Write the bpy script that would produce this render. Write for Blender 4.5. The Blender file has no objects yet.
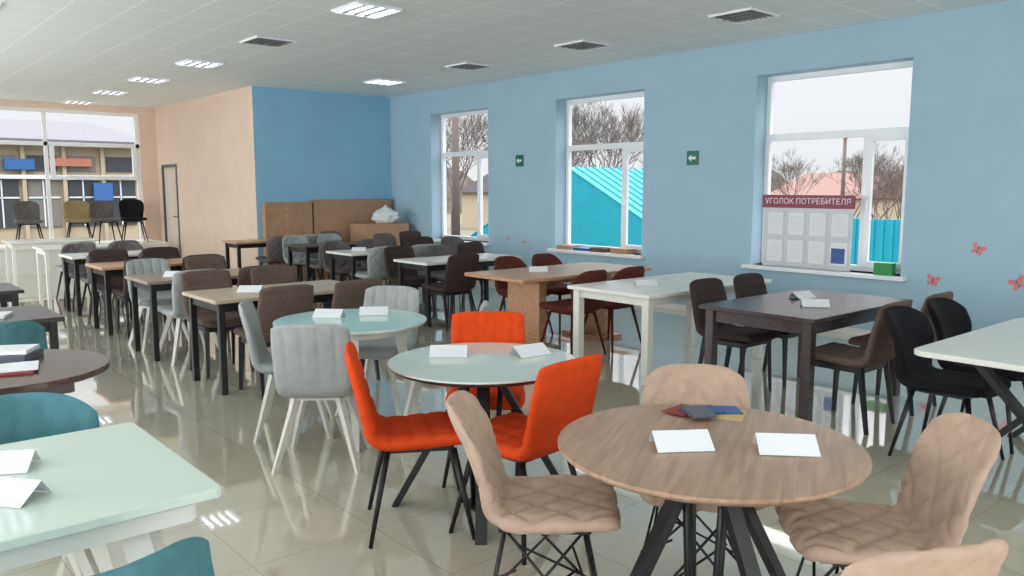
import bpy, bmesh, math, random
from mathutils import Vector, Matrix, noise
random.seed(7)
scene = bpy.context.scene
scene.view_settings.view_transform = 'Standard'
scene.view_settings.exposure = 0.1

def lin(c):
    return tuple(((x/255)/12.92 if x/255 <= 0.04045 else ((x/255+0.055)/1.055)**2.4) for x in c) + (1.0,)

# ------------------------------------------------------------------ materials
def new_mat(name):
    m = bpy.data.materials.new(name); m.use_nodes = True
    nt = m.node_tree
    return m, nt, nt.nodes['Principled BSDF']

def noise_col(nt, bsdf, c, amt, scale, coord='Object', vscale=(1, 1, 1), detail=4):
    tc = nt.nodes.new('ShaderNodeTexCoord'); mp = nt.nodes.new('ShaderNodeMapping')
    mp.inputs['Scale'].default_value = vscale
    nz = nt.nodes.new('ShaderNodeTexNoise'); nz.inputs['Scale'].default_value = scale
    nz.inputs['Detail'].default_value = detail
    rp = nt.nodes.new('ShaderNodeValToRGB')
    rp.color_ramp.elements[0].position = .3; rp.color_ramp.elements[1].position = .7
    rp.color_ramp.elements[0].color = tuple(max(0, x*(1-amt)) for x in c[:3])+(1,)
    rp.color_ramp.elements[1].color = tuple(min(1, x*(1+amt)) for x in c[:3])+(1,)
    nt.links.new(tc.outputs[coord], mp.inputs[0]); nt.links.new(mp.outputs[0], nz.inputs[0])
    nt.links.new(nz.outputs[0], rp.inputs[0]); nt.links.new(rp.outputs[0], bsdf.inputs['Base Color'])
    return nz

def bump(nt, bsdf, src, strength, dist=0.002):
    b = nt.nodes.new('ShaderNodeBump'); b.inputs['Strength'].default_value = strength
    b.inputs['Distance'].default_value = dist
    nt.links.new(src, b.inputs['Height']); nt.links.new(b.outputs[0], bsdf.inputs['Normal'])

def plain(name, rgb, rough=.5, metal=0, amt=.04, scale=8, spec=.5):
    m, nt, b = new_mat(name); b.inputs['Roughness'].default_value = rough
    b.inputs['Metallic'].default_value = metal
    b.inputs['Specular IOR Level'].default_value = spec
    noise_col(nt, b, lin(rgb), amt, scale)
    return m

def fabric(name, rgb, sheen=.15, amt=.08):
    m, nt, b = new_mat(name); b.inputs['Roughness'].default_value = .85
    b.inputs['Specular IOR Level'].default_value = .2
    b.inputs['Sheen Weight'].default_value = sheen
    b.inputs['Sheen Tint'].default_value = lin(rgb)
    noise_col(nt, b, lin(rgb), amt, 22, detail=6)
    tc = nt.nodes.new('ShaderNodeTexCoord')
    n = nt.nodes.new('ShaderNodeTexNoise'); n.inputs['Scale'].default_value = 350
    nt.links.new(tc.outputs['Object'], n.inputs[0]); bump(nt, b, n.outputs[0], .35)
    return m

def wood(name, rgb, rough=.35, amt=.25):
    m, nt, b = new_mat(name); b.inputs['Roughness'].default_value = rough
    nz = noise_col(nt, b, lin(rgb), amt, 3.0, vscale=(1.2, 14, 14), detail=8)
    nz.inputs['Distortion'].default_value = .6
    bump(nt, b, nz.outputs[0], .08)
    return m

def emis(name, rgb, s):
    m, nt, b = new_mat(name)
    b.inputs['Base Color'].default_value = lin(rgb)
    b.inputs['Emission Color'].default_value = lin(rgb)
    b.inputs['Emission Strength'].default_value = s
    return m

def grid_mat(name, base, line, px, py, x0, y0, lw, rough, line_h=0, amt=.05, nscale=3, spec=.5, coat=0):
    m, nt, b = new_mat(name); b.inputs['Roughness'].default_value = rough
    b.inputs['Specular IOR Level'].default_value = spec
    b.inputs['Coat Weight'].default_value = coat; b.inputs['Coat Roughness'].default_value = .02
    b.inputs['Coat IOR'].default_value = 1.6
    N = nt.nodes; L = nt.links
    g = N.new('ShaderNodeNewGeometry'); sp = N.new('ShaderNodeSeparateXYZ'); L.new(g.outputs['Position'], sp.inputs[0])
    def math_(op, a, bb=None):
        n = N.new('ShaderNodeMath'); n.operation = op
        for i, v in enumerate((a, bb)):
            if v is None: continue
            if isinstance(v, (int, float)): n.inputs[i].default_value = v
            else: L.new(v, n.inputs[i])
        return n.outputs[0]
    ds = []
    for o, c0, pitch in ((sp.outputs[0], x0, px), (sp.outputs[1], y0, py)):
        q = math_('DIVIDE', math_('SUBTRACT', o, c0), pitch)
        fr = math_('FRACT', q)
        ds.append(math_('MULTIPLY', math_('MINIMUM', fr, math_('SUBTRACT', 1.0, fr)), pitch))
    d = math_('MINIMUM', ds[0], ds[1])
    mask = math_('LESS_THAN', d, lw/2)
    nz = N.new('ShaderNodeTexNoise'); nz.inputs['Scale'].default_value = nscale; nz.inputs['Detail'].default_value = 6
    L.new(g.outputs['Position'], nz.inputs[0])
    rp = N.new('ShaderNodeValToRGB'); c = lin(base)
    rp.color_ramp.elements[0].position = .3; rp.color_ramp.elements[1].position = .7
    rp.color_ramp.elements[0].color = tuple(x*(1-amt) for x in c[:3])+(1,)
    rp.color_ramp.elements[1].color = tuple(min(1, x*(1+amt)) for x in c[:3])+(1,)
    L.new(nz.outputs[0], rp.inputs[0])
    mx = N.new('ShaderNodeMix'); mx.data_type = 'RGBA'
    L.new(mask, mx.inputs[0]); L.new(rp.outputs[0], mx.inputs[6]); mx.inputs[7].default_value = lin(line)
    L.new(mx.outputs[2], b.inputs['Base Color'])
    if line_h:
        bump(nt, b, mask, line_h, .004)
    return m

M = {}
M['blue'] = plain('wall_blue_paint', (165, 193, 209), .7, amt=.03, scale=2, spec=.3)
M['blue2'] = plain('wall_blue_paint_saturated', (144, 196, 222), .7, amt=.03, scale=2, spec=.3)
M['beige'] = plain('wall_peach_paint', (228, 204, 186), .7, amt=.03, scale=2, spec=.3)
M['floor'] = grid_mat('floor_glossy_tile', (206, 200, 182), (172, 166, 152), .6, .6, .1, .2, .005, .05, amt=.04, nscale=1.5, spec=.9, coat=1)
M['ceil'] = grid_mat('ceiling_tile', (226, 231, 230), (246, 248, 248), .5, .5625, 4.0, 6.829, .022, .8, line_h=.5, amt=.06, nscale=60)
M['pvc'] = plain('white_pvc', (240, 242, 245), .3, amt=.01)
M['white'] = plain('white_lacquer', (232, 230, 222), .25, amt=.02)
M['paper'] = plain('white_paper', (232, 233, 236), .6, amt=.01)
M['glass_top'] = plain('frosted_glass_top', (208, 218, 211), .08, amt=.02, scale=1)
M['glass_mint'] = plain('mint_glass_top', (196, 222, 214), .08, amt=.02, scale=1)
M['glass_pale'] = plain('pale_glass_top', (206, 219, 208), .08, amt=.02, scale=1)
M['black'] = plain('black_metal', (22, 22, 24), .4, amt=.1)
M['chrome'] = plain('louvre_aluminium', (150, 145, 138), .3, .6)
M['dark'] = plain('fixture_dark', (60, 55, 50), .6)
M['tube'] = emis('tube_lit', (235, 245, 255), 7.0)
M['tube_off'] = plain('tube_off', (150, 150, 148), .4)
M['louv_lit'] = emis('louvre_lit', (190, 205, 215), .35)
M['oak'] = wood('oak_top', (168, 136, 114), .28, .22)
M['brownwood'] = wood('walnut_top', (192, 144, 108), .3)
M['greywood'] = wood('grey_oak_top', (150, 132, 116), .35)
M['darkwood'] = wood('wenge_top', (62, 50, 48), .25)
M['lightwood'] = wood('light_oak_top', (186, 168, 148), .35, .12)
M['marble'] = wood('cracked_brown_top', (92, 74, 66), .2, .4)
M['carton'] = plain('cardboard', (176, 140, 112), .85, amt=.08)
M['orange'] = fabric('orange_velvet', (218, 72, 24), .1)
M['cream'] = fabric('beige_velvet', (184, 158, 140), .3)
M['grey'] = fabric('grey_fabric', (160, 163, 162))
M['mgrey'] = fabric('mid_grey_fabric', (104, 98, 96))
M['brown'] = fabric('brown_fabric', (102, 85, 78))
M['dbrown'] = fabric('dark_brown_fabric', (66, 54, 52))
M['rust'] = fabric('rust_leather', (90, 46, 38))
M['blackf'] = fabric('black_fabric', (24, 24, 28), .02)
M['teal'] = fabric('teal_velvet', (80, 128, 134), .3)
M['yellow'] = fabric('mustard_fabric', (150, 130, 98))
M['ltleg'] = plain('whitewashed_leg', (220, 217, 208), .45)
M['maroon'] = plain('maroon_header', (136, 28, 62), .4)
M['signgrey'] = plain('board_grey', (205, 208, 212), .4)
M['green'] = plain('exit_green', (0, 104, 74), .4)
M['gbox'] = plain('green_box', (40, 140, 70), .5)
M['bluep'] = plain('blue_brochure', (34, 86, 150), .4)
M['yelp'] = plain('yellow_brochure', (205, 175, 110), .4)
M['slate'] = plain('slate_sample', (84, 88, 98), .3)
M['redp'] = plain('red_folder', (140, 50, 45), .5)
M['pink'] = plain('pink_vinyl', (220, 120, 115), .5)
M['pinkd'] = plain('dark_vinyl', (90, 60, 70), .5)
M['bag'] = plain('plastic_bag', (225, 228, 225), .35, amt=.1)
M['turq'] = plain('turquoise_metal_roof', (12, 140, 158), .5, amt=.06, scale=3)
M['housew'] = plain('house_render', (168, 154, 134), .8)
M['groof'] = plain('grey_roof', (104, 102, 108), .8)
M['rroof'] = plain('red_roof', (120, 90, 84), .8)
M['bglass'] = plain('dark_shop_glass', (60, 62, 66), .3)
M['bglass2'] = plain('curtained_shop_glass', (112, 108, 104), .4)
M['bark'] = plain('bark', (98, 88, 84), .9)
M['hedge'] = plain('bare_hedge', (108, 98, 92), .95, amt=.3, scale=1.5)
M['ground'] = plain('winter_ground', (100, 96, 84), .95, amt=.2, scale=.6)
M['signblue'] = plain('shop_sign_blue', (44, 92, 150), .5)
M['signorange'] = plain('shop_sign_orange', (165, 104, 84), .5)
M['doorm'] = plain('door_panel', (206, 194, 182), .5)

# ------------------------------------------------------------------ mesh builder
class MB:
    def __init__(s):
        s.bm = bmesh.new(); s.mats = []
    def mi(s, k):
        m = M[k]
        if m not in s.mats: s.mats.append(m)
        return s.mats.index(m)
    def merge(s, t, k, smooth=False, mat=None):
        i = s.mi(k)
        if mat is not None: t.transform(mat)
        for f in t.faces: f.material_index = i; f.smooth = smooth
        me = bpy.data.meshes.new('tmp'); t.to_mesh(me); t.free()
        s.bm.from_mesh(me); bpy.data.meshes.remove(me)
    def box(s, x0, x1, y0, y1, z0, z1, k, bev=0, mat=None):
        t = bmesh.new(); bmesh.ops.create_cube(t, size=1)
        for v in t.verts:
            v.co = Vector(((x0+x1)/2+v.co.x*(x1-x0), (y0+y1)/2+v.co.y*(y1-y0), (z0+z1)/2+v.co.z*(z1-z0)))
        if bev:
            bmesh.ops.bevel(t, geom=t.edges[:], offset=bev, segments=2, affect='EDGES', profile=.5)
        s.merge(t, k, False, mat)
    def cyl(s, p0, p1, r0, r1, k, seg=12):
        p0 = Vector(p0); p1 = Vector(p1); d = p1-p0
        t = bmesh.new()
        bmesh.ops.create_cone(t, cap_ends=True, segments=seg, radius1=r0, radius2=r1, depth=d.length)
        q = d.to_track_quat('Z', 'Y').to_matrix().to_4x4()
        s.merge(t, k, seg > 6, Matrix.Translation((p0+p1)/2) @ q)
    def bar(s, p0, p1, w0, d0, w1, d1, k):
        p0 = Vector(p0); p1 = Vector(p1); h = Vector((p1.x-p0.x, p1.y-p0.y, 0))
        rad = h.normalized() if h.length > 1e-5 else Vector((1, 0, 0))
        tan = Vector((-rad.y, rad.x, 0))
        t = bmesh.new(); vs = []
        for p, w, d in ((p0, w0, d0), (p1, w1, d1)):
            for a, b in ((-1, -1), (1, -1), (1, 1), (-1, 1)):
                vs.append(t.verts.new(p+rad*a*d/2+tan*b*w/2))
        for i in range(4):
            j = (i+1) % 4; t.faces.new((vs[i], vs[j], vs[4+j], vs[4+i]))
        t.faces.new(vs[3::-1]); t.faces.new(vs[4:])
        bmesh.ops.recalc_face_normals(t, faces=t.faces[:])
        s.merge(t, k)
    def loft(s, hx, hy, r, rings, k, cx=0, cy=0, seg=16):
        t = bmesh.new(); prev = None
        for z, ins in rings:
            a, b = hx-ins, hy-ins; rr = max(min(r-ins, a, b), .002)
            ring = []
            for q, (sx, sy) in enumerate(((1, 1), (-1, 1), (-1, -1), (1, -1))):
                for i in range(seg+1):
                    th = math.pi/2*(q+i/seg)
                    ring.append(t.verts.new((cx+sx*(a-rr)+rr*math.cos(th), cy+sy*(b-rr)+rr*math.sin(th), z)))
            if prev:
                n = len(ring)
                for i in range(n):
                    j = (i+1) % n; t.faces.new((prev[i], prev[j], ring[j], ring[i]))
            else:
                t.faces.new(ring[::-1])
            prev = ring
        t.faces.new(prev)
        bmesh.ops.remove_doubles(t, verts=t.verts[:], dist=1e-5)
        bmesh.ops.recalc_face_normals(t, faces=t.faces[:])
        s.merge(t, k)
    def poly(s, pts, k):
        t = bmesh.new(); t.faces.new([t.verts.new(p) for p in pts]); s.merge(t, k)
    def mesh(s, name):
        me = bpy.data.meshes.new(name); s.bm.to_mesh(me); s.bm.free()
        for m in s.mats: me.materials.append(m)
        return me
    def obj(s, name, loc=(0, 0, 0), rz=0):
        return place(s.mesh(name), name, loc, rz)

def place(me, name, loc=(0, 0, 0), rz=0, scale=1):
    o = bpy.data.objects.new(name, me); o.location = loc; o.rotation_euler = (0, 0, rz)
    o.scale = (scale,)*3
    scene.collection.objects.link(o); return o

# ------------------------------------------------------------------ room shell
XW, ZC, YB, XE, YK = 8.6, 3.33, 13.6, 5.85, 18.8
XL, YF = -2.5, -3.5
TH = .34
b = MB(); b.box(XL-TH, XW+TH, YF-TH, YK+TH, -.12, 0, 'floor'); b.obj('floor')
b = MB(); b.box(XL-TH, XW+TH, YF-TH, YK+TH, ZC, ZC+.15, 'ceil'); b.obj('ceiling')
WZ0, WZ1 = .68, 2.92
wins = [(-3.1, -1.4), (.28, 2.0), (3.75, 5.55), (7.27, 8.99), (10.61, 12.25)]
b = MB(); y = YF-TH
for w0, w1 in wins:
    b.box(XW, XW+TH, y, w0, 0, ZC, 'blue')
    b.box(XW, XW+TH, w0, w1, 0, WZ0, 'blue'); b.box(XW, XW+TH, w0, w1, WZ1, ZC, 'blue'); y = w1
b.box(XW, XW+TH, y, YB+.3, 0, ZC, 'blue'); b.obj('wall_right')
b = MB(); b.box(XE, XW, YB, YB+.15, 0, ZC, 'blue2'); b.obj('wall_partition_blue')
D0, D1 = 17.55, 18.5
b = MB(); b.box(XE, XE+.12, YB+.15, D0, 0, ZC, 'beige'); b.box(XE, XE+.12, D0, D1, 2.1, ZC, 'beige')
b.box(XE, XE+.12, D1, YK, 0, ZC, 'beige'); b.box(XE-.004, XE, YB+.0, YB+.15, 0, ZC, 'beige'); b.obj('wall_partition_beige')
b = MB(); b.box(XL, -1.8, YK, YK+TH, 0, ZC, 'beige'); b.box(5.52, XE+.3, YK, YK+TH, 0, ZC, 'beige')
b.box(-1.8, 5.52, YK, YK+TH, 0, .3, 'beige'); b.box(-1.8, 5.52, YK, YK+TH, 3.2, ZC, 'beige'); b.obj('wall_back')
b = MB(); y = YF-TH
for w0, w1 in ((-2, 1), (2.5, 5.5), (7, 10), (11.5, 14.5)):
    b.box(XL-TH, XL, y, w0, 0, ZC, 'blue'); b.box(XL-TH, XL, w0, w1, 0, .6, 'blue'); b.box(XL-TH, XL, w0, w1, 2.9, ZC, 'blue'); y = w1
b.box(XL-TH, XL, y, YK+TH, 0, ZC, 'blue'); b.obj('wall_left')
b = MB(); b.box(XL, -1, YF-TH, YF, 0, ZC, 'blue'); b.box(6, XW, YF-TH, YF, 0, ZC, 'blue')
b.box(-1, 6, YF-TH, YF, 0, .3, 'blue'); b.box(-1, 6, YF-TH, YF, 2.9, ZC, 'blue'); b.obj('wall_front')
b = MB(); b.box(XW-.015, XW, YF, YB, 0, .07, 'white'); b.obj('baseboard_right')
b = MB(); b.box(XE-.02, XE-.005, YB, D0-.06, 0, .07, 'white'); b.obj('baseboard_partition')

for n, (w0, w1) in enumerate(wins):
    b = MB(); x0, x1 = XW+.22, XW+.29; f = .06
    b.box(x0, x1, w0, w0+f, WZ0, WZ1, 'pvc', .006); b.box(x0, x1, w1-f, w1, WZ0, WZ1, 'pvc', .006)
    b.box(x0, x1, w0+f, w1-f, WZ0, WZ0+f, 'pvc'); b.box(x0, x1, w0+f, w1-f, WZ1-f, WZ1, 'pvc')
    zt = 2.2; b.box(x0, x1, w0+f, w1-f, zt-.04, zt+.04, 'pvc')
    ym = w0+.54; b.box(x0, x1, ym-.035, ym+.035, WZ0+f, zt-.04, 'pvc')
    sx0, sx1 = x0-.03, x0+.02; s0, s1 = w0+f-.01, ym-.02; z0, z1 = WZ0+f-.01, zt-.03; g = .065
    b.box(sx0, sx1, s0, s0+g, z0, z1, 'pvc', .006); b.box(sx0, sx1, s1-g, s1, z0, z1, 'pvc', .006)
    b.box(sx0, sx1, s0+g, s1-g, z0, z0+g, 'pvc'); b.box(sx0, sx1, s0+g, s1-g, z1-g, z1, 'pvc')
    b.box(sx0-.03, sx0, s1-.04, s1-.02, 1.35, 1.48, 'pvc')
    b.obj('window_%d' % (n+1))
    b = MB(); b.box(XW-.1, XW+.22, w0-.07, w1+.07, WZ0-.045, WZ0, 'pvc', .008); b.obj('trim_windowsill_%d' % (n+1))
b = MB(); y0, y1 = YK+.1, YK+.17
b.box(-1.8, 5.52, y0, y1, .3, .37, 'pvc'); b.box(-1.8, 5.52, y0, y1, 3.13, 3.2, 'pvc')
for x in (-1.8, .1, 1.9, 3.68, 5.45): b.box(x, x+.07, y0, y1, .37, 3.13, 'pvc')
b.box(-1.8, 5.52, y0, y1, 2.46, 2.54, 'pvc')
b.box(3.78, 5.45, y0-.03, y1-.02, 1.77, 1.85, 'pvc'); b.box(3.78, 3.86, y0-.03, y1-.02, 1.85, 2.46, 'pvc'); b.box(5.37, 5.45, y0-.03, y1-.02, 1.85, 2.46, 'pvc')
b.obj('window_6')
b = MB(); b.box(XE+.02, XE+.07, D0+.06, D1-.06, .02, 2.04, 'doorm', .004)
b.box(XE-.015, XE+.12, D0, D0+.06, 0, 2.1, 'slate'); b.box(XE-.015, XE+.12, D1-.06, D1, 0, 2.1, 'slate'); b.box(XE-.015, XE+.12, D0+.06, D1-.06, 2.04, 2.1, 'slate')
b.cyl((XE+.02, D0+.15, 1.0), (XE-.04, D0+.15, 1.0), .012, .012, 'chrome'); b.box(XE-.05, XE-.035, D0+.14, D0+.26, .985, 1.015, 'chrome')
b.obj('door_1')

def fixture(lit):
    b = MB(); s = .25
    tube = 'tube' if lit else 'tube_off'; lv = 'chrome'
    b.box(-s, s, -s, s, -.004, -.001, 'louv_lit' if lit else 'dark')
    for x in (-.18, -.06, .06, .18):
        b.cyl((x, -.22, -.012), (x, .22, -.012), .008 if not lit else .012, .008 if not lit else .012, tube, 8)
    for x in (-.12, 0, .12): b.box(x-.005, x+.005, -s+.012, s-.012, -.024, -.004, lv)
    for i in range(7):
        y = -.18+i*.06; b.box(-s+.012, s-.012, y-.004, y+.004, -.024, -.018, lv)
    for a in ((-s, s, -s, -s+.012), (-s, s, s-.012, s), (-s, -s+.012, -s+.012, s-.012), (s-.012, s, -s+.012, s-.012)):
        b.box(a[0], a[1], a[2], a[3], -.026, -.001, 'pvc')
    return b.mesh('ceiling_light')
lit, unlit = fixture(True), fixture(False)
R0, R1, R2, Y0, DY = 4.25, 7.25, 1.25, 7.11, 2.25
for x, k, l in [(R0, 0, 1), (R0, 1, 0), (R0, 2, 1), (R0, 3, 1), (R0, 4, 1), (R0, 5, 1), (R1, -1, 0), (R1, 0, 0), (R1, 1, 0), (R1, 2, 1),
                (R0, -1, 1), (R0, -2, 1), (R1, -3, 1), (R1, -4, 1), (R2, -3, 1), (R2, -1, 1), (R2, 1, 1), (R2, 3, 1), (R2, 5, 1)]:  # this line: out-of-view fixtures continuing the rows, switched on to add light
    place(lit if l else unlit, 'ceiling_light', (x, Y0+k*DY, ZC), 0)

# ------------------------------------------------------------------ chairs
def cr(P, t):
    n = len(P)-1; f = max(0, min(t, 1))*n; i = min(int(f), n-1); f -= i
    p0 = P[max(i-1, 0)]; p1 = P[i]; p2 = P[i+1]; p3 = P[min(i+2, n)]
    return [.5*(2*b_+(c-a)*f+(2*a-5*b_+4*c-d)*f*f+(3*b_-a-3*c+d)*f**3) for a, b_, c, d in zip(p0, p1, p2, p3)]

def shell(B, k, prof, wrap=.04, quilt=None, corner=.07, ts=.034, tb=.022, dish=.01):
    us = [0, .01, .04, .08, .13]; us = [-1+x for x in us]+[-.82+1.64*i/34 for i in range(35)]+[1-x for x in us[::-1]]
    vs = [0, .003, .01, .02, .035]; vs = vs+[.05+.9*i/70 for i in range(71)]+[1-x for x in vs[::-1]]
    def S(u, v):
        vr = .5+(v-.5)*(1-corner*2*abs(u)**4)
        y, z, w = cr(prof, vr)
        bk = max(0, min(1, (z-.48)/.25)); bk = bk*bk*(3-2*bk)
        return Vector((u*w, y+wrap*u*u*bk, z+dish*u*u*(1-bk))), bk
    # arc length table
    arc = [0]; pp = S(0, vs[0])[0]
    for v in vs[1:]:
        q_ = S(0, v)[0]; arc.append(arc[-1]+(q_-pp).length); pp = q_
    t = bmesh.new(); F = []; K = []
    for v, s_ in zip(vs, arc):
        fr = []; br = []
        for u in us:
            p, bk = S(u, v); e = 1e-3
            su = S(min(u+e, 1), v)[0]-S(max(u-e, -1), v)[0]; sv = S(u, min(v+e, 1))[0]-S(u, max(v-e, 0))[0]
            n = sv.cross(su).normalized()
            fall = math.sqrt(max(0, 1-abs(u)**10))*math.sqrt(max(0, 1-abs(2*v-1)**14))
            T = (ts*(1-bk)+tb*bk)*fall
            q = 0; qb = 0
            if quilt == 'diamond':
                a = (p.x+s_*.8)/.15; c = (p.x-s_*.8)/.15
                g = min(abs(a-round(a)), abs(c-round(c))); q = -.013*math.exp(-(g/.10)**2)*fall; qb = q
            elif quilt == 'grid':
                a = p.x/.1+.5; c = s_/.1
                g = min(abs(a-round(a)), abs(c-round(c))); q = -.009*math.exp(-(g/.12)**2)*fall
            elif quilt == 'rows':
                c = s_/.075; g = abs(c-round(c)); q = -.006*math.exp(-(g/.18)**2)*fall; qb = q
            elif quilt == 'vert':
                c = p.x/.09+.5; g = abs(c-round(c)); q = -.008*math.exp(-(g/.14)**2)*fall*bk; qb = q
            fr.append(t.verts.new(p+n*(T+q))); br.append(t.verts.new(p-n*(T+qb*.7)))
        F.append(fr); K.append(br)
    for i in range(len(vs)-1):
        for j in range(len(us)-1):
            t.faces.new((F[i][j], F[i+1][j], F[i+1][j+1], F[i][j+1])); t.faces.new((K[i][j], K[i][j+1], K[i+1][j+1], K[i+1][j]))
    bmesh.ops.remove_doubles(t, verts=t.verts[:], dist=1e-4)
    bmesh.ops.recalc_face_normals(t, faces=t.faces[:])
    B.merge(t, k, True)

def profile(w=.225, top=.87, lean=.1, waist=.0, wt=0, low=.43, fwd=0):
    return [(.235, low, w*.93), (.215, .463, w), (.06, .457, w+.005), (-.12+fwd, .450, w), (-.2+fwd, .472, w-waist),
            (-.235+fwd, .56, w-waist*.6), (-.24+fwd*.6-lean*.5, .57+(top-.57)*.5, w+wt*.6), (-.24-lean, top, w+wt-.01)]

def chair(name, fab, legs, lk, prof, **kw):
    B = MB(); shell(B, fab, prof, **kw)
    if legs == 'splay':
        B.box(-.15, .15, -.15, .15, .405, .425, lk)
        for a in (-1, 1):
            for c in (-1, 1): B.cyl((a*.15, c*.15, .415), (a*.225, c*.235, 0), .016, .010, lk)
    elif legs == 'white':
        B.box(-.13, .13, -.14, .14, .40, .425, lk)
        for a in (-1, 1):
            for c in (-1, 1): B.bar((a*.235, c*.23, 0), (a*.12, c*.12, .415), .022, .028, .035, .05, lk)
    elif legs == 'wire':
        q = [(.13, .13), (-.13, .13), (-.13, -.13), (.13, -.13)]
        B.box(-.16, .16, -.16, .16, .413, .421, lk)
        for i in range(4):
            fx, fy = q[i][0]*1.65, q[i][1]*1.65
            for j in (i, (i+1) % 4, (i+3) % 4):
                B.cyl((fx, fy, .006), (q[j][0]*1.05, q[j][1]*1.05, .415), .0055, .0055, lk, 8)
            B.cyl((fx, fy, .05), (q[(i+1) % 4][0]*.8, q[(i+1) % 4][1]*.8, .25), .005, .005, lk, 8)
            B.cyl((fx, fy, 0), (fx, fy, .012), .012, .012, lk, 8)
    elif legs == 'straight':
        B.box(-.19, .19, -.18, .19, .39, .43, lk, .005)
        for a in (-1, 1):
            B.bar((a*.195, .195, 0), (a*.18, .175, .43), .022, .022, .034, .034, lk)
            B.bar((a*.195, -.235, 0), (a*.18, -.165, .43), .022, .022, .034, .034, lk)
    return B.mesh(name)

CH = {}
CH['orange'] = chair('orange_dining_chair', 'orange', 'splay', 'black', profile(.212, .875, .08, 0, .01), quilt='grid', wrap=.012, corner=.025, tb=.025)
CH['beige'] = chair('beige_dining_chair', 'cream', 'wire', 'black', profile(.23, .85, .11, .035, -.02, fwd=.03), quilt='diamond', wrap=.05, corner=.065)
CH['grey'] = chair('grey_dining_chair', 'grey', 'white', 'ltleg', profile(.22, .87, .08, .01), quilt='vert', wrap=.03, corner=.04)
CH['greyb'] = chair('grey_black_leg_chair', 'grey', 'splay', 'black', profile(.225, .86, .09, .01), quilt='diamond', wrap=.06)
CH['mgrey'] = chair('dark_grey_dining_chair', 'mgrey', 'splay', 'black', profile(.225, .85, .09, .01), quilt='diamond', wrap=.07, corner=.09)
CH['brown'] = chair('brown_dining_chair', 'brown', 'straight', 'black', profile(.225, .87, .08), quilt='rows', wrap=.02, corner=.03, tb=.028)
CH['dbrown'] = chair('dark_brown_dining_chair', 'dbrown', 'straight', 'black', profile(.225, .87, .09), quilt='rows', wrap=.02, corner=.04, tb=.028)
CH['rust'] = chair('rust_dining_chair', 'rust', 'splay', 'rust', profile(.235, .84, .09, .02, .0), wrap=.08, corner=.12)
CH['black'] = chair('black_dining_chair', 'blackf', 'splay', 'black', profile(.235, .87, .14, .02), wrap=.1, corner=.08)
CH['teal'] = chair('teal_tub_chair', 'teal', 'white', 'white', profile(.285, .83, .05, .0, .0), wrap=.17, corner=.09, quilt='vert')
CH['yellow'] = chair('mustard_dining_chair', 'yellow', 'splay', 'black', profile(.235, .85, .09), wrap=.06)

def put(kind, x, y, fx, fy, z=0):
    rz = math.atan2(fy, fx)-math.pi/2
    me = CH[kind]; return place(me, me.name, (x, y, z), rz)

put('beige', 1.94, 2.07, .72, -.69); put('beige', 2.56, 1.85, -.76, -.65)
put('beige', 2.58, 1.18, -.70, .71); put('beige', 1.92, .93, .45, .89)
put('orange', 2.09, 3.11, .86, -.5); put('orange', 2.39, 2.72, -.10, 1); put('orange', 2.78, 3.45, -.65, -.75)
put('grey', 2.33, 4.91, .85, -.5); put('grey', 2.18, 4.24, .6, .75); put('grey', 3.02, 4.98, -.8, -.6); put('grey', 3.0, 4.22, -.75, .66)
for (x, y, f, k) in [(2.68, 6.02, 1, 'brown'), (3.3, 6.02, 1, 'brown'), (2.62, 6.95, -1, 'brown'), (3.25, 6.95, -1, 'brown'),
                     (2.6, 7.68, 1, 'grey'), (3.2, 7.68, 1, 'brown'), (2.6, 8.55, -1, 'grey'), (3.2, 8.55, -1, 'brown'),
                     (2.65, 9.35, 1, 'dbrown'), (3.25, 9.35, 1, 'dbrown'), (2.65, 10.2, -1, 'dbrown'), (3.25, 10.2, -1, 'dbrown'),
                     (2.7, 11.05, 1, 'mgrey'), (3.3, 11.05, 1, 'mgrey'), (2.7, 11.9, -1, 'mgrey'), (3.3, 11.9, -1, 'mgrey'),
                     (2.8, 12.85, 1, 'greyb'), (3.4, 12.85, 1, 'mgrey'),
                     (5.5, 5.5, 1, 'rust'), (6.05, 5.5, 1, 'rust'), (5.86, 6.62, -1, 'rust'), (6.42, 6.62, -1, 'rust'),
                     (5.5, 7.52, 1, 'dbrown'), (5.6, 8.42, -1, 'dbrown'), (6.2, 8.42, -1, 'mgrey'), (6.75, 8.42, -1, 'dbrown'),
                     (5.55, 9.25, 1, 'greyb'), (6.15, 9.25, 1, 'greyb'), (5.6, 10.1, -1, 'mgrey'), (6.2, 10.1, -1, 'mgrey'), (6.95, 9.9, -1, 'dbrown'), (7.5, 9.9, -1, 'mgrey'),
                     (5.7, 10.85, 1, 'mgrey'), (6.3, 10.85, 1, 'mgrey'), (5.75, 11.7, -1, 'greyb'), (6.35, 11.7, -1, 'greyb'), (7.2, 11.4, -1, 'mgrey'), (7.75, 11.4, -1, 'dbrown'),
                     (5.6, 12.4, 1, 'mgrey'), (6.15, 12.4, 1, 'greyb'), (6.85, 12.6, -1, 'mgrey'),
                     (5.45, 3.62, -1, 'dbrown'), (6.05, 3.62, -1, 'dbrown'), (5.3, 2.62, 1, 'brown'), (5.98, 2.62, 1, 'brown'),
                     (5.02, 1.86, -1, 'black'), (5.62, 1.86, -1, 'black')]:
    put(k, x, y, 0, f)
put('teal', .38, 2.0, 0, 1); put('teal', .48, 3.2, .0, -1); put('teal', .75, 5.7, .1, 1)
PZ = .5
b = MB(); b.box(-1.5, 5.5, 17.2, 18.5, PZ-.05, PZ, 'white', .008)
b.box(-1.5, 5.5, 17.25, 18.45, 0, PZ-.05, 'white'); b.obj('display_podium')
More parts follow.
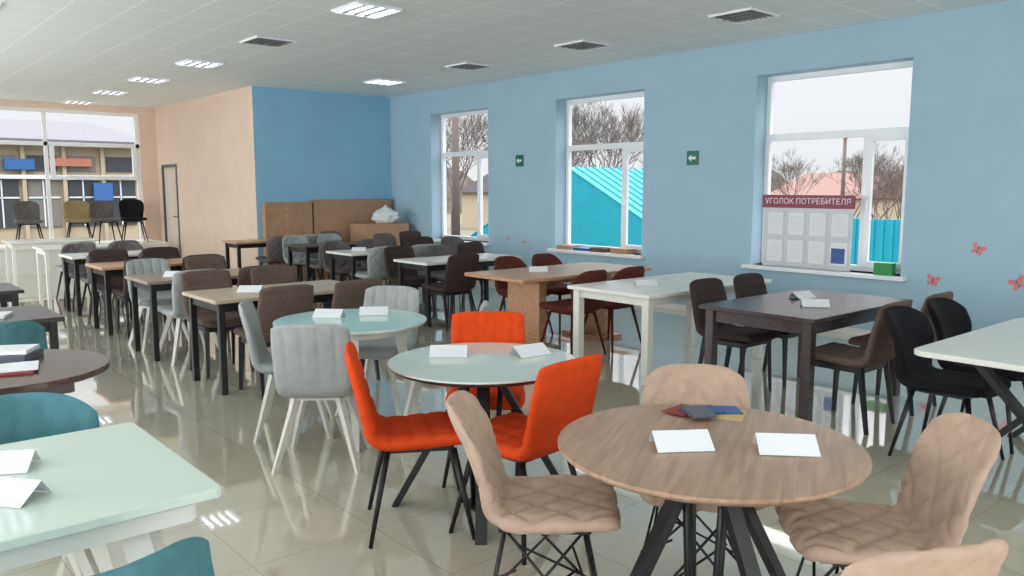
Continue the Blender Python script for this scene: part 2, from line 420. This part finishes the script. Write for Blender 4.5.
for x, k in ((3.1, 'mgrey'), (3.96, 'yellow'), (4.46, 'mgrey'), (4.98, 'black'), (2.3, 'grey')):
    put(k, x, 17.7, random.uniform(-.2, .2), -1, PZ+.001)

# ------------------------------------------------------------------ tables
TZ = .75
def round_table(name, x, y, r, top, leg, rz=0, kind='spider', rim=None):
    B = MB(); rm = rim or top
    B.loft(r, r, r, [(TZ-.028, .022), (TZ-.016, .004), (TZ-.010, 0), (TZ-.008, 0)], rm, seg=20)
    B.loft(r, r, r, [(TZ-.008, 0), (TZ-.002, 0), (TZ, .002)], top, seg=20)
    if kind == 'spider':
        B.loft(.17, .17, .17, [(TZ-.045, .0), (TZ-.028, 0)], leg)
        for i in range(4):
            a = math.pi/4+i*math.pi/2; c, s = math.cos(a), math.sin(a)
            B.bar((c*.45, s*.45, 0), (c*.05, s*.05, TZ-.045), .055, .035, .055, .04, leg)
            B.cyl((c*.05, s*.05, .0), (c*.09, s*.09, TZ-.045), .014, .014, leg)
        B.loft(.10, .10, .10, [(0, .0), (.012, 0)], leg)
    else:
        B.loft(r*.72, r*.72, r*.72, [(TZ-.075, 0), (TZ-.028, 0)], leg)
        for i in range(4):
            a = math.pi/4+i*math.pi/2; c, s = math.cos(a), math.sin(a)
            B.bar((c*r*.85, s*r*.85, 0), (c*r*.62, s*r*.62, TZ-.05), .04, .04, .07, .07, leg)
    return B.obj(name, (x, y, 0), rz)
round_table('round_dining_table', 2.22, 1.57, .505, 'oak', 'black', .5)
round_table('round_glass_dining_table', 2.47, 3.09, .47, 'glass_top', 'black', .08, rim='darkwood')
round_table('round_glass_dining_table', 2.60, 4.63, .49, 'glass_mint', 'white', .3, kind='four', rim='white')

def rect_table(name, x0, x1, y0, y1, top, leg, style='straight', r=.01, th=.03, apron=.07, lw=.05, inset=.04, h=TZ):
    B = MB(); hx, hy = (x1-x0)/2, (y1-y0)/2
    B.loft(hx, hy, r, [(h-th, .004), (h-th+.004, 0), (h-.004, 0), (h, .004)], top, seg=8 if r > .05 else 2)
    if style in ('straight', 'angled', 'vee'):
        ax, ay = hx-inset-lw*.5, hy-inset-lw*.5
        if r > .1: ax -= r*.35; ay -= r*.25
        B.box(-ax, ax, -ay-.012, -ay+.012, h-th-apron, h-th, leg); B.box(-ax, ax, ay-.012, ay+.012, h-th-apron, h-th, leg)
        B.box(-ax-.012, -ax+.012, -ay, ay, h-th-apron, h-th, leg); B.box(ax-.012, ax+.012, -ay, ay, h-th-apron, h-th, leg)
        for a in (-1, 1):
            for c in (-1, 1):
                if style == 'straight':
                    B.box(a*ax-lw/2, a*ax+lw/2, c*ay-lw/2, c*ay+lw/2, 0, h-th, leg, .004)
                else:
                    B.bar((a*(ax+.0), c*(ay+.0), 0), (a*(ax-.14), c*(ay-.1), h-th), lw*.8, lw*.8, lw*1.3, lw*1.5, leg)
    elif style == 'slab':
        for a in (-1, 1):
            cx = a*(hx-.45); B.box(cx-.05, cx+.05, -.24, .24, .04, h-th, leg, .005); B.box(cx-.16, cx+.16, -.3, .3, 0, .04, leg, .005)
        B.box(-hx+.45, hx-.45, -.02, .02, h-th-.1, h-th, leg)
    elif style == 'cross':
        for a in (-1, 1):
            cx = a*(hx-.3)
            B.bar((cx, -hy+.08, 0), (cx, hy-.2, h-th), .08, .045, .08, .045, leg); B.bar((cx+.05*a, hy-.08, 0), (cx+.05*a, -hy+.2, h-th), .08, .045, .08, .045, leg)
        B.box(-hx+.3, hx-.3, -.03, .03, h-th-.05, h-th, leg)
    return B.obj(name, ((x0+x1)/2, (y0+y1)/2, 0))
rect_table('glass_dining_table', -.4, .83, 2.23, 3.1, 'glass_pale', 'white', 'angled', r=.02, lw=.06)
rect_table('oval_dining_table', -.35, 1.08, 3.98, 4.9, 'marble', 'darkwood', 'angled', r=.44, lw=.06)
rect_table('dining_table', -.1, 1.22, 5.98, 6.75, 'darkwood', 'black')
rect_table('dining_table', 0, 1.3, 7.8, 8.5, 'darkwood', 'black')
rect_table('dining_table', 2.26, 3.62, 6.08, 6.82, 'lightwood', 'black')
rect_table('dining_table', 2.26, 3.62, 7.72, 8.44, 'greywood', 'black')
rect_table('dining_table', 2.3, 3.6, 9.42, 10.12, 'brownwood', 'black')
rect_table('dining_table', 2.38, 3.65, 11.12, 11.82, 'white', 'black')
rect_table('dining_table', 2.4, 3.75, 12.9, 13.6, 'white', 'white')
rect_table('dining_table', 2.3, 3.6, 14.8, 15.5, 'white', 'white')
rect_table('dining_table', 5.0, 6.4, 12.45, 13.05, 'brownwood', 'black')
rect_table('dining_table', 5.4, 6.7, 10.9, 11.6, 'darkwood', 'black')
rect_table('dining_table', 5.25, 6.5, 9.3, 10.0, 'white', 'black')
rect_table('dining_table', 5.25, 6.7, 7.6, 8.3, 'white', 'black')
rect_table('wooden_dining_table', 4.95, 6.8, 5.6, 6.5, 'brownwood', 'brownwood', 'slab', th=.035)
rect_table('white_dining_table', 4.98, 6.75, 4.12, 5.05, 'white', 'white', 'straight', th=.03, lw=.07)
rect_table('dark_dining_table', 4.88, 6.35, 2.66, 3.58, 'darkwood', 'darkwood', 'straight', th=.03, lw=.07, apron=.09)
rect_table('white_dining_table', 4.35, 6.05, .88, 1.83, 'white', 'black', 'cross', r=.08)

# ------------------------------------------------------------------ small items
def card(x, y, rz=-.71, w=.19, z=TZ, name='price_card'):
    B = MB(); t = bmesh.new(); h = .05; d = .04
    p = [(-w/2, -d-.04, .002), (w/2, -d-.04, .002), (w/2, 0, h), (-w/2, 0, h), (-w/2, d, .002), (w/2, d, .002)]
    v = [t.verts.new(q) for q in p]; t.faces.new((v[0], v[1], v[2], v[3])); t.faces.new((v[3], v[2], v[5], v[4]))
    B.merge(t, 'paper'); o = B.obj(name, (x, y, z+.001), rz)
    md = o.modifiers.new('s', 'SOLIDIFY'); md.thickness = .0015; return o
for x, y, r in [(2.13, 1.62, -.62), (2.36, 1.37, -.82), (2.42, 3.31, -.7), (2.74, 3.06, -.1), (2.56, 4.84, -.8), (2.84, 4.74, -.6),
                (.38, 2.84, -.5), (.36, 2.55, -.9), (5.79, 3.28, -.2), (5.46, 2.98, -.9), (2.62, 8.05, -.7), (5.5, 4.6, -.6), (5.6, 6.1, -.7),
                (2.7, 6.45, -.7), (5.6, 9.7, -.7), (5.6, 1.4, -.6)]:
    card(x, y, r)
def sheet(name, x, y, z, w, d, h, k, rz):
    B = MB(); B.box(-w/2, w/2, -d/2, d/2, 0, h, k, min(h*.2, .002)); return B.obj(name, (x, y, z), rz)
sheet('brochure', 2.54, 1.77, TZ, .22, .15, .003, 'yelp', -1.1); sheet('brochure', 2.57, 1.78, TZ+.0035, .17, .11, .003, 'bluep', -.7)
sheet('brochure', 2.46, 1.86, TZ+.007, .14, .10, .003, 'redp', .1); sheet('brochure', 2.50, 1.80, TZ+.0105, .15, .10, .003, 'bluep', -.3)
sheet('material_sample', 2.45, 1.78, TZ+.014, .09, .14, .012, 'slate', -.6)
sheet('magazine', .6, 4.35, TZ, .3, .21, .01, 'redp', -.3); sheet('magazine', .62, 4.36, TZ+.011, .28, .2, .008, 'paper', -.2)
sheet('laminate_sample_box', .68, 4.66, TZ+.001, .26, .2, .035, 'slate', -.6); sheet('folder', .68, 4.66, TZ+.037, .24, .18, .02, 'paper', -.5)
sheet('magazine', .8, 6.3, TZ, .3, .21, .02, 'paper', -.4); sheet('brochure', .5, 6.4, TZ, .3, .21, .01, 'redp', .2)
sheet('magazine', .9, 8.1, TZ, .3, .21, .03, 'paper', -.4)
for yy, k, h in ((8.75, 'carton', .06), (8.4, 'bluep', .04), (8.05, 'brown', .06), (7.65, 'carton', .07)):
    sheet('laminate_sample_box', XW+.04, yy, WZ0, .18, .3, h, k, 0)
sheet('leaflet_box', XW+.0, 3.92, WZ0, .1, .19, .13, 'gbox', .05)

B = MB(); s = 1.147; y0, y1 = 3.76*s, 4.72*s; xf = XW+.03; zt = 1.6-.2*s; zh = 1.6-.07*s
B.box(xf, xf+.012, y0, y1, WZ0, zt, 'signgrey', .002); B.box(xf-.006, xf+.012, y0-.02, y1+.02, zt, zh, 'maroon', .003)
for r in range(2):
    for c in range(4):
        yy = y1-.05-c*.265; zz = zt-.04-r*.32
        if c == 3 and r == 1: B.box(xf-.0095, xf-.0086, yy-.19, yy-.03, zz-.25, zz-.08, 'bluep')
        B.box(xf-.006, xf, yy-.23, yy, zz-.285, zz, 'signgrey'); B.box(xf-.0075, xf-.006, yy-.21, yy-.02, zz-.27, zz-.015, 'paper')
        for l in range(7): B.box(xf-.0085, xf-.0075, yy-.185, yy-.045, zz-.06-l*.027, zz-.055-l*.027, 'signgrey')
brd = B.obj('information_board')
cu = bpy.data.curves.new('board_title', 'FONT'); cu.body = 'УГОЛОК ПОТРЕБИТЕЛЯ'; cu.size = .09; cu.align_x = 'CENTER'; cu.align_y = 'CENTER'; cu.extrude = .001
cu.materials.append(M['paper']); to = bpy.data.objects.new('board_title', cu); scene.collection.objects.link(to)
to.location = (xf-.009, (y0+y1)/2, (zt+zh)/2); to.rotation_euler = (math.pi/2, 0, -math.pi/2); to.parent = brd
for yy, zz in ((5.62*s, 1.98), (8.55*s, 2.03)):
    B = MB(); B.box(-.012, 0, -.09, .09, -.09, .09, 'green', .002)
    x = -.0135
    B.poly([(x, .07, 0), (x, .015, .045), (x, .015, .017), (x, -.055, .017), (x, -.055, -.017), (x, .015, -.017), (x, .015, -.045)], 'paper')
    B.obj('exit_sign', (XW, yy, zz))
def butterfly(yy, zz, s, rot, k='pink'):
    B = MB()
    for side in (-1, 1):
        for (cy, cz, ry, rz_, a) in ((.45, .35, .45, .28, .7), (.35, -.3, .3, .24, -.6)):
            pts = []
            for i in range(14):
                th = i/14*2*math.pi; u, v = ry*math.cos(th), rz_*math.sin(th)
                pts.append((-.004, side*(cy+u*math.cos(a)-v*math.sin(a))*s, (cz+u*math.sin(a)+v*math.cos(a))*s))
            B.poly(pts, k)
    B.box(-.008, -.003, -.03*s, .03*s, -.4*s, .5*s, 'pinkd')
    o = B.obj('butterfly_decal', (XW, yy, zz)); o.rotation_euler = (rot, 0, 0)
for a in [(3.02, 1.0, .08, .4), (2.65, .70, .09, -.5), (3.42, .66, .08, .2), (10.1, .78, .035, .3), (9.7, .74, .035, .6)]:
    butterfly(*a)

B = MB(); B.box(5.93, 6.82, YB-.16, YB-.01, 0, 1.35, 'carton', .006); B.box(6.3, 6.36, YB-.163, YB-.16, .0, 1.35, 'brownwood'); B.obj('cardboard_box')
B = MB(); B.box(6.86, 8.5, YB-.14, YB-.01, 0, 1.39, 'carton', .006); B.box(6.86, 8.5, YB-.143, YB-.14, .7, .76, 'brownwood'); B.obj('cardboard_box')
B = MB(); B.box(7.5, 8.4, 12.7, 13.3, 0, .95, 'carton', .008); B.box(7.5, 8.4, 12.97, 13.03, .95, .952, 'brownwood'); B.obj('cardboard_box')
B = MB(); t = bmesh.new(); bmesh.ops.create_uvsphere(t, u_segments=40, v_segments=28, radius=1)
for v in t.verts:
    n = noise.noise(v.co*2.3)*.3+noise.noise(v.co*6)*.14; c = v.co*(1+n)
    pinch = 1 if c.z < .3 else max(.18, 1-(c.z-.3)*1.1)
    v.co = Vector((c.x*.24*pinch, c.y*.2*pinch, max(0, .13+c.z*.19)))
B.merge(t, 'bag', True); B.obj('plastic_bag', (8.05, 12.95, .953))

# ------------------------------------------------------------------ exterior
B = MB(); B.box(-80, 160, -60, 160, -1.3, -1.2, 'ground'); B.obj('outside_ground')
def gable(name, cx, cy, lx, ly, z0, ze, zr, wall, roof, rz=0, ribs=False):
    B = MB(); hx, hy = lx/2, ly/2
    B.box(-hx, hx, -hy, hy, z0, ze, wall)
    t = bmesh.new(); o = .3
    a = [t.verts.new(p) for p in [(-hx-o, -hy-o, ze-.1), (hx+o, -hy-o, ze-.1), (hx+o, hy+o, ze-.1), (-hx-o, hy+o, ze-.1), (-hx-o, 0, zr), (hx+o, 0, zr)]]
    for f in ((0, 1, 5, 4), (2, 3, 4, 5), (0, 4, 3), (1, 2, 5), (3, 2, 1, 0)): t.faces.new([a[i] for i in f])
    B.merge(t, roof)
    if ribs:
        n = int(lx/.35)
        for i in range(n+1):
            x = -hx-o+(lx+2*o)*i/n
            for sgn in (-1, 1): B.cyl((x, sgn*(hy+o), ze-.08), (x, 0, zr+.02), .025, .025, roof, 6)
    return B.obj(name, (cx, cy, 0), rz)
gable('turquoise_roof_house', 18.6, 15.9, 6.2, 9.0, -1.2, -.4, 2.15, 'housew', 'turq', .12, True)
B = MB(); B.box(0, .1, 0, 5.2, -1.2, .95, 'turq')
for i in range(26): B.box(-.03, 0, i*.2, i*.2+.07, -1.2, .95, 'turq')
B.obj('turquoise_fence', (17, 4.0, 0))
gable('house', 50, 14, 9, 7, -1.2, .4, 1.9, 'housew', 'rroof', 1.4); gable('house', 60, 30, 10, 8, -1.2, 1, 2.8, 'housew', 'rroof', 1.2)
gable('house', 40, 44, 9, 7, -1.2, 1.4, 3.2, 'housew', 'groof', .4)
B = MB(); B.box(-12, 10.6, 36, 46, -1.2, 3.3, 'housew')
B.box(-12.4, 11, 35.4, 46.5, 3.3, 3.45, 'groof')
B.poly([(-12.4, 35.4, 3.45), (11, 35.4, 3.45), (9.5, 39, 4.4), (-12.4, 39, 4.4)], 'groof')
B.poly([(11, 35.4, 3.45), (11, 46.5, 3.45), (9.5, 42, 4.4), (9.5, 39, 4.4)], 'groof')
for i in range(16):
    x = -12+i*1.4
    B.box(x+.15, x+1.25, 35.92, 36, .1, 1.9, 'bglass2' if i % 3 == 1 else 'bglass'); B.box(x+.65, x+.7, 35.88, 35.92, .1, 1.9, 'signgrey')
    B.box(x+.15, x+1.25, 35.88, 35.92, 1.2, 1.26, 'signgrey'); B.box(x+.2, x+1.2, 35.93, 36, 2.25, 2.85, 'bglass' if i % 2 else 'bglass2')
    B.box(x-.04, x+.1, 35.8, 36, -1.2, 3.3, 'housew')
B.box(-12, 10.6, 35.75, 36, 1.95, 2.1, 'signgrey')
B.box(7.0, 8.6, 35.7, 35.95, 2.45, 2.75, 'signorange'); B.box(8.6, 9.3, 35.6, 35.7, 1.1, 1.8, 'signblue'); B.box(5.6, 6.6, 35.7, 35.95, 2.3, 2.7, 'signblue')
B.obj('shop_building')
B = MB(); t = bmesh.new(); prev = None
pts = [(150*math.cos(a)*.6, 150*math.sin(a)*.6) for a in [math.radians(-30+i*.6) for i in range(210)]]
for i, (x, y) in enumerate(pts):
    h = 1.6+3.2*abs(noise.noise(Vector((i*.11, 0, 0))))*1.6+random.uniform(0, .7)
    v = (t.verts.new((x, y, -1.2)), t.verts.new((x*1.01, y*1.01, h)))
    if prev: t.faces.new((prev[0], v[0], v[1], prev[1]))
    prev = v
B.merge(t, 'hedge'); B.obj('distant_treeline')
def tree_mesh(seed, H=6):
    rnd = random.Random(seed); B = MB(); t = bmesh.new()
    def seg(p, q, r0, r1):
        d = (q-p).normalized(); a = d.orthogonal().normalized(); c = d.cross(a)
        r = [[t.verts.new(o+(a*math.cos(k*2.094)+c*math.sin(k*2.094))*rr) for k in range(3)] for o, rr in ((p, r0), (q, r1))]
        for k in range(3): t.faces.new((r[0][k], r[0][(k+1) % 3], r[1][(k+1) % 3], r[1][k]))
    def grow(p, d, L, r, n):
        q = p+d*L; seg(p, q, r, r*.7)
        if n == 0: return
        for i in range(3 if n > 1 else 4):
            nd = (d+Vector((rnd.uniform(-1, 1), rnd.uniform(-1, 1), rnd.uniform(-.35, .8)))*.72).normalized()
            grow(q if i else p.lerp(q, .7), nd, L*rnd.uniform(.66, .88), max(r*.55, .006), n-1)
    grow(Vector((0, 0, 0)), Vector((0, 0, 1)), H*.25, H*.014, 6)
    B.merge(t, 'bark'); return B.mesh('bare_tree')
trees = [tree_mesh(i) for i in (1, 2, 3)]
for x, y, s_ in [(22.5, 22.5, 1.2), (25, 23, 1.2), (28, 21, 1.1), (24, 27, 1.2), (30, 13, .75), (34, 16, .85), (31, 10.5, .7), (36, 12, .75), (30, 30, 1.1), (22, 31, 1.1), (40, 20, .9), (33, 19, .8), (38, 8.5, .8), (20, 27, 1.2), (35, 14.2, .75), (29, 9.4, .6), (33, 8.7, .65), (40, 15, .8), (42, 11, .8), (32, 14.6, .7), (27, 25, 1.2)]:
    place(random.choice(trees), 'bare_tree', (x, y, -1.2), random.uniform(0, 6), s_)
B = MB(); B.cyl((0, 0, -1.2), (0, 0, 5), .12, .09, 'bark', 10); B.box(-.6, .6, -.04, .04, 4.6, 4.7, 'bark')
pm = B.mesh('utility_pole'); place(pm, 'utility_pole', (34, 17.5, 0), .6, .8); place(pm, 'utility_pole', (13.0, 17.4, 0), .6)

# ------------------------------------------------------------------ lights
w = bpy.data.worlds.new('overcast'); scene.world = w; w.use_nodes = True; nt = w.node_tree
bg = nt.nodes['Background']; tc = nt.nodes.new('ShaderNodeTexCoord'); sp = nt.nodes.new('ShaderNodeSeparateXYZ')
rp = nt.nodes.new('ShaderNodeValToRGB'); e = rp.color_ramp.elements
e[0].position = 0; e[0].color = (.15, .155, .16, 1); e[1].position = .7; e[1].color = (.95, .98, 1, 1)
m_ = e.new(.22); m_.color = (.165, .17, .176, 1)
nt.links.new(tc.outputs['Generated'], sp.inputs[0]); nt.links.new(sp.outputs[2], rp.inputs[0]); nt.links.new(rp.outputs[0], bg.inputs[0])
bg.inputs[1].default_value = 5.2
def area(name, loc, rot, sx, sy, p, col=(.97, .985, 1)):
    l = bpy.data.lights.new(name, 'AREA'); l.shape = 'RECTANGLE'; l.size = sx; l.size_y = sy; l.energy = p; l.color = col
    o = bpy.data.objects.new(name, l); o.location = loc; o.rotation_euler = rot; scene.collection.objects.link(o)
for y, p in ((-.5, 90), (4, 110), (8.5, 165), (13, 165)): area('added_fill_left', (XL-.4, y, 1.75), (0, -math.pi/2, 0), 2.2, 3, p)  # fill lamps added outside unseen left wall openings to brighten the room
area('added_fill_front', (2.5, YF-.4, 1.6), (math.pi/2, 0, 0), 7, 2.5, 115)  # added fill lamp behind the camera, outside the unseen front opening

cam = bpy.data.cameras.new('camera'); co = bpy.data.objects.new('camera', cam); scene.collection.objects.link(co)
cam.lens = 28.48; cam.sensor_width = 36; co.location = (0, 0, 1.6)
co.rotation_euler = (math.radians(90-7.04), 0, math.radians(-40.7)); cam.clip_end = 500
scene.camera = co
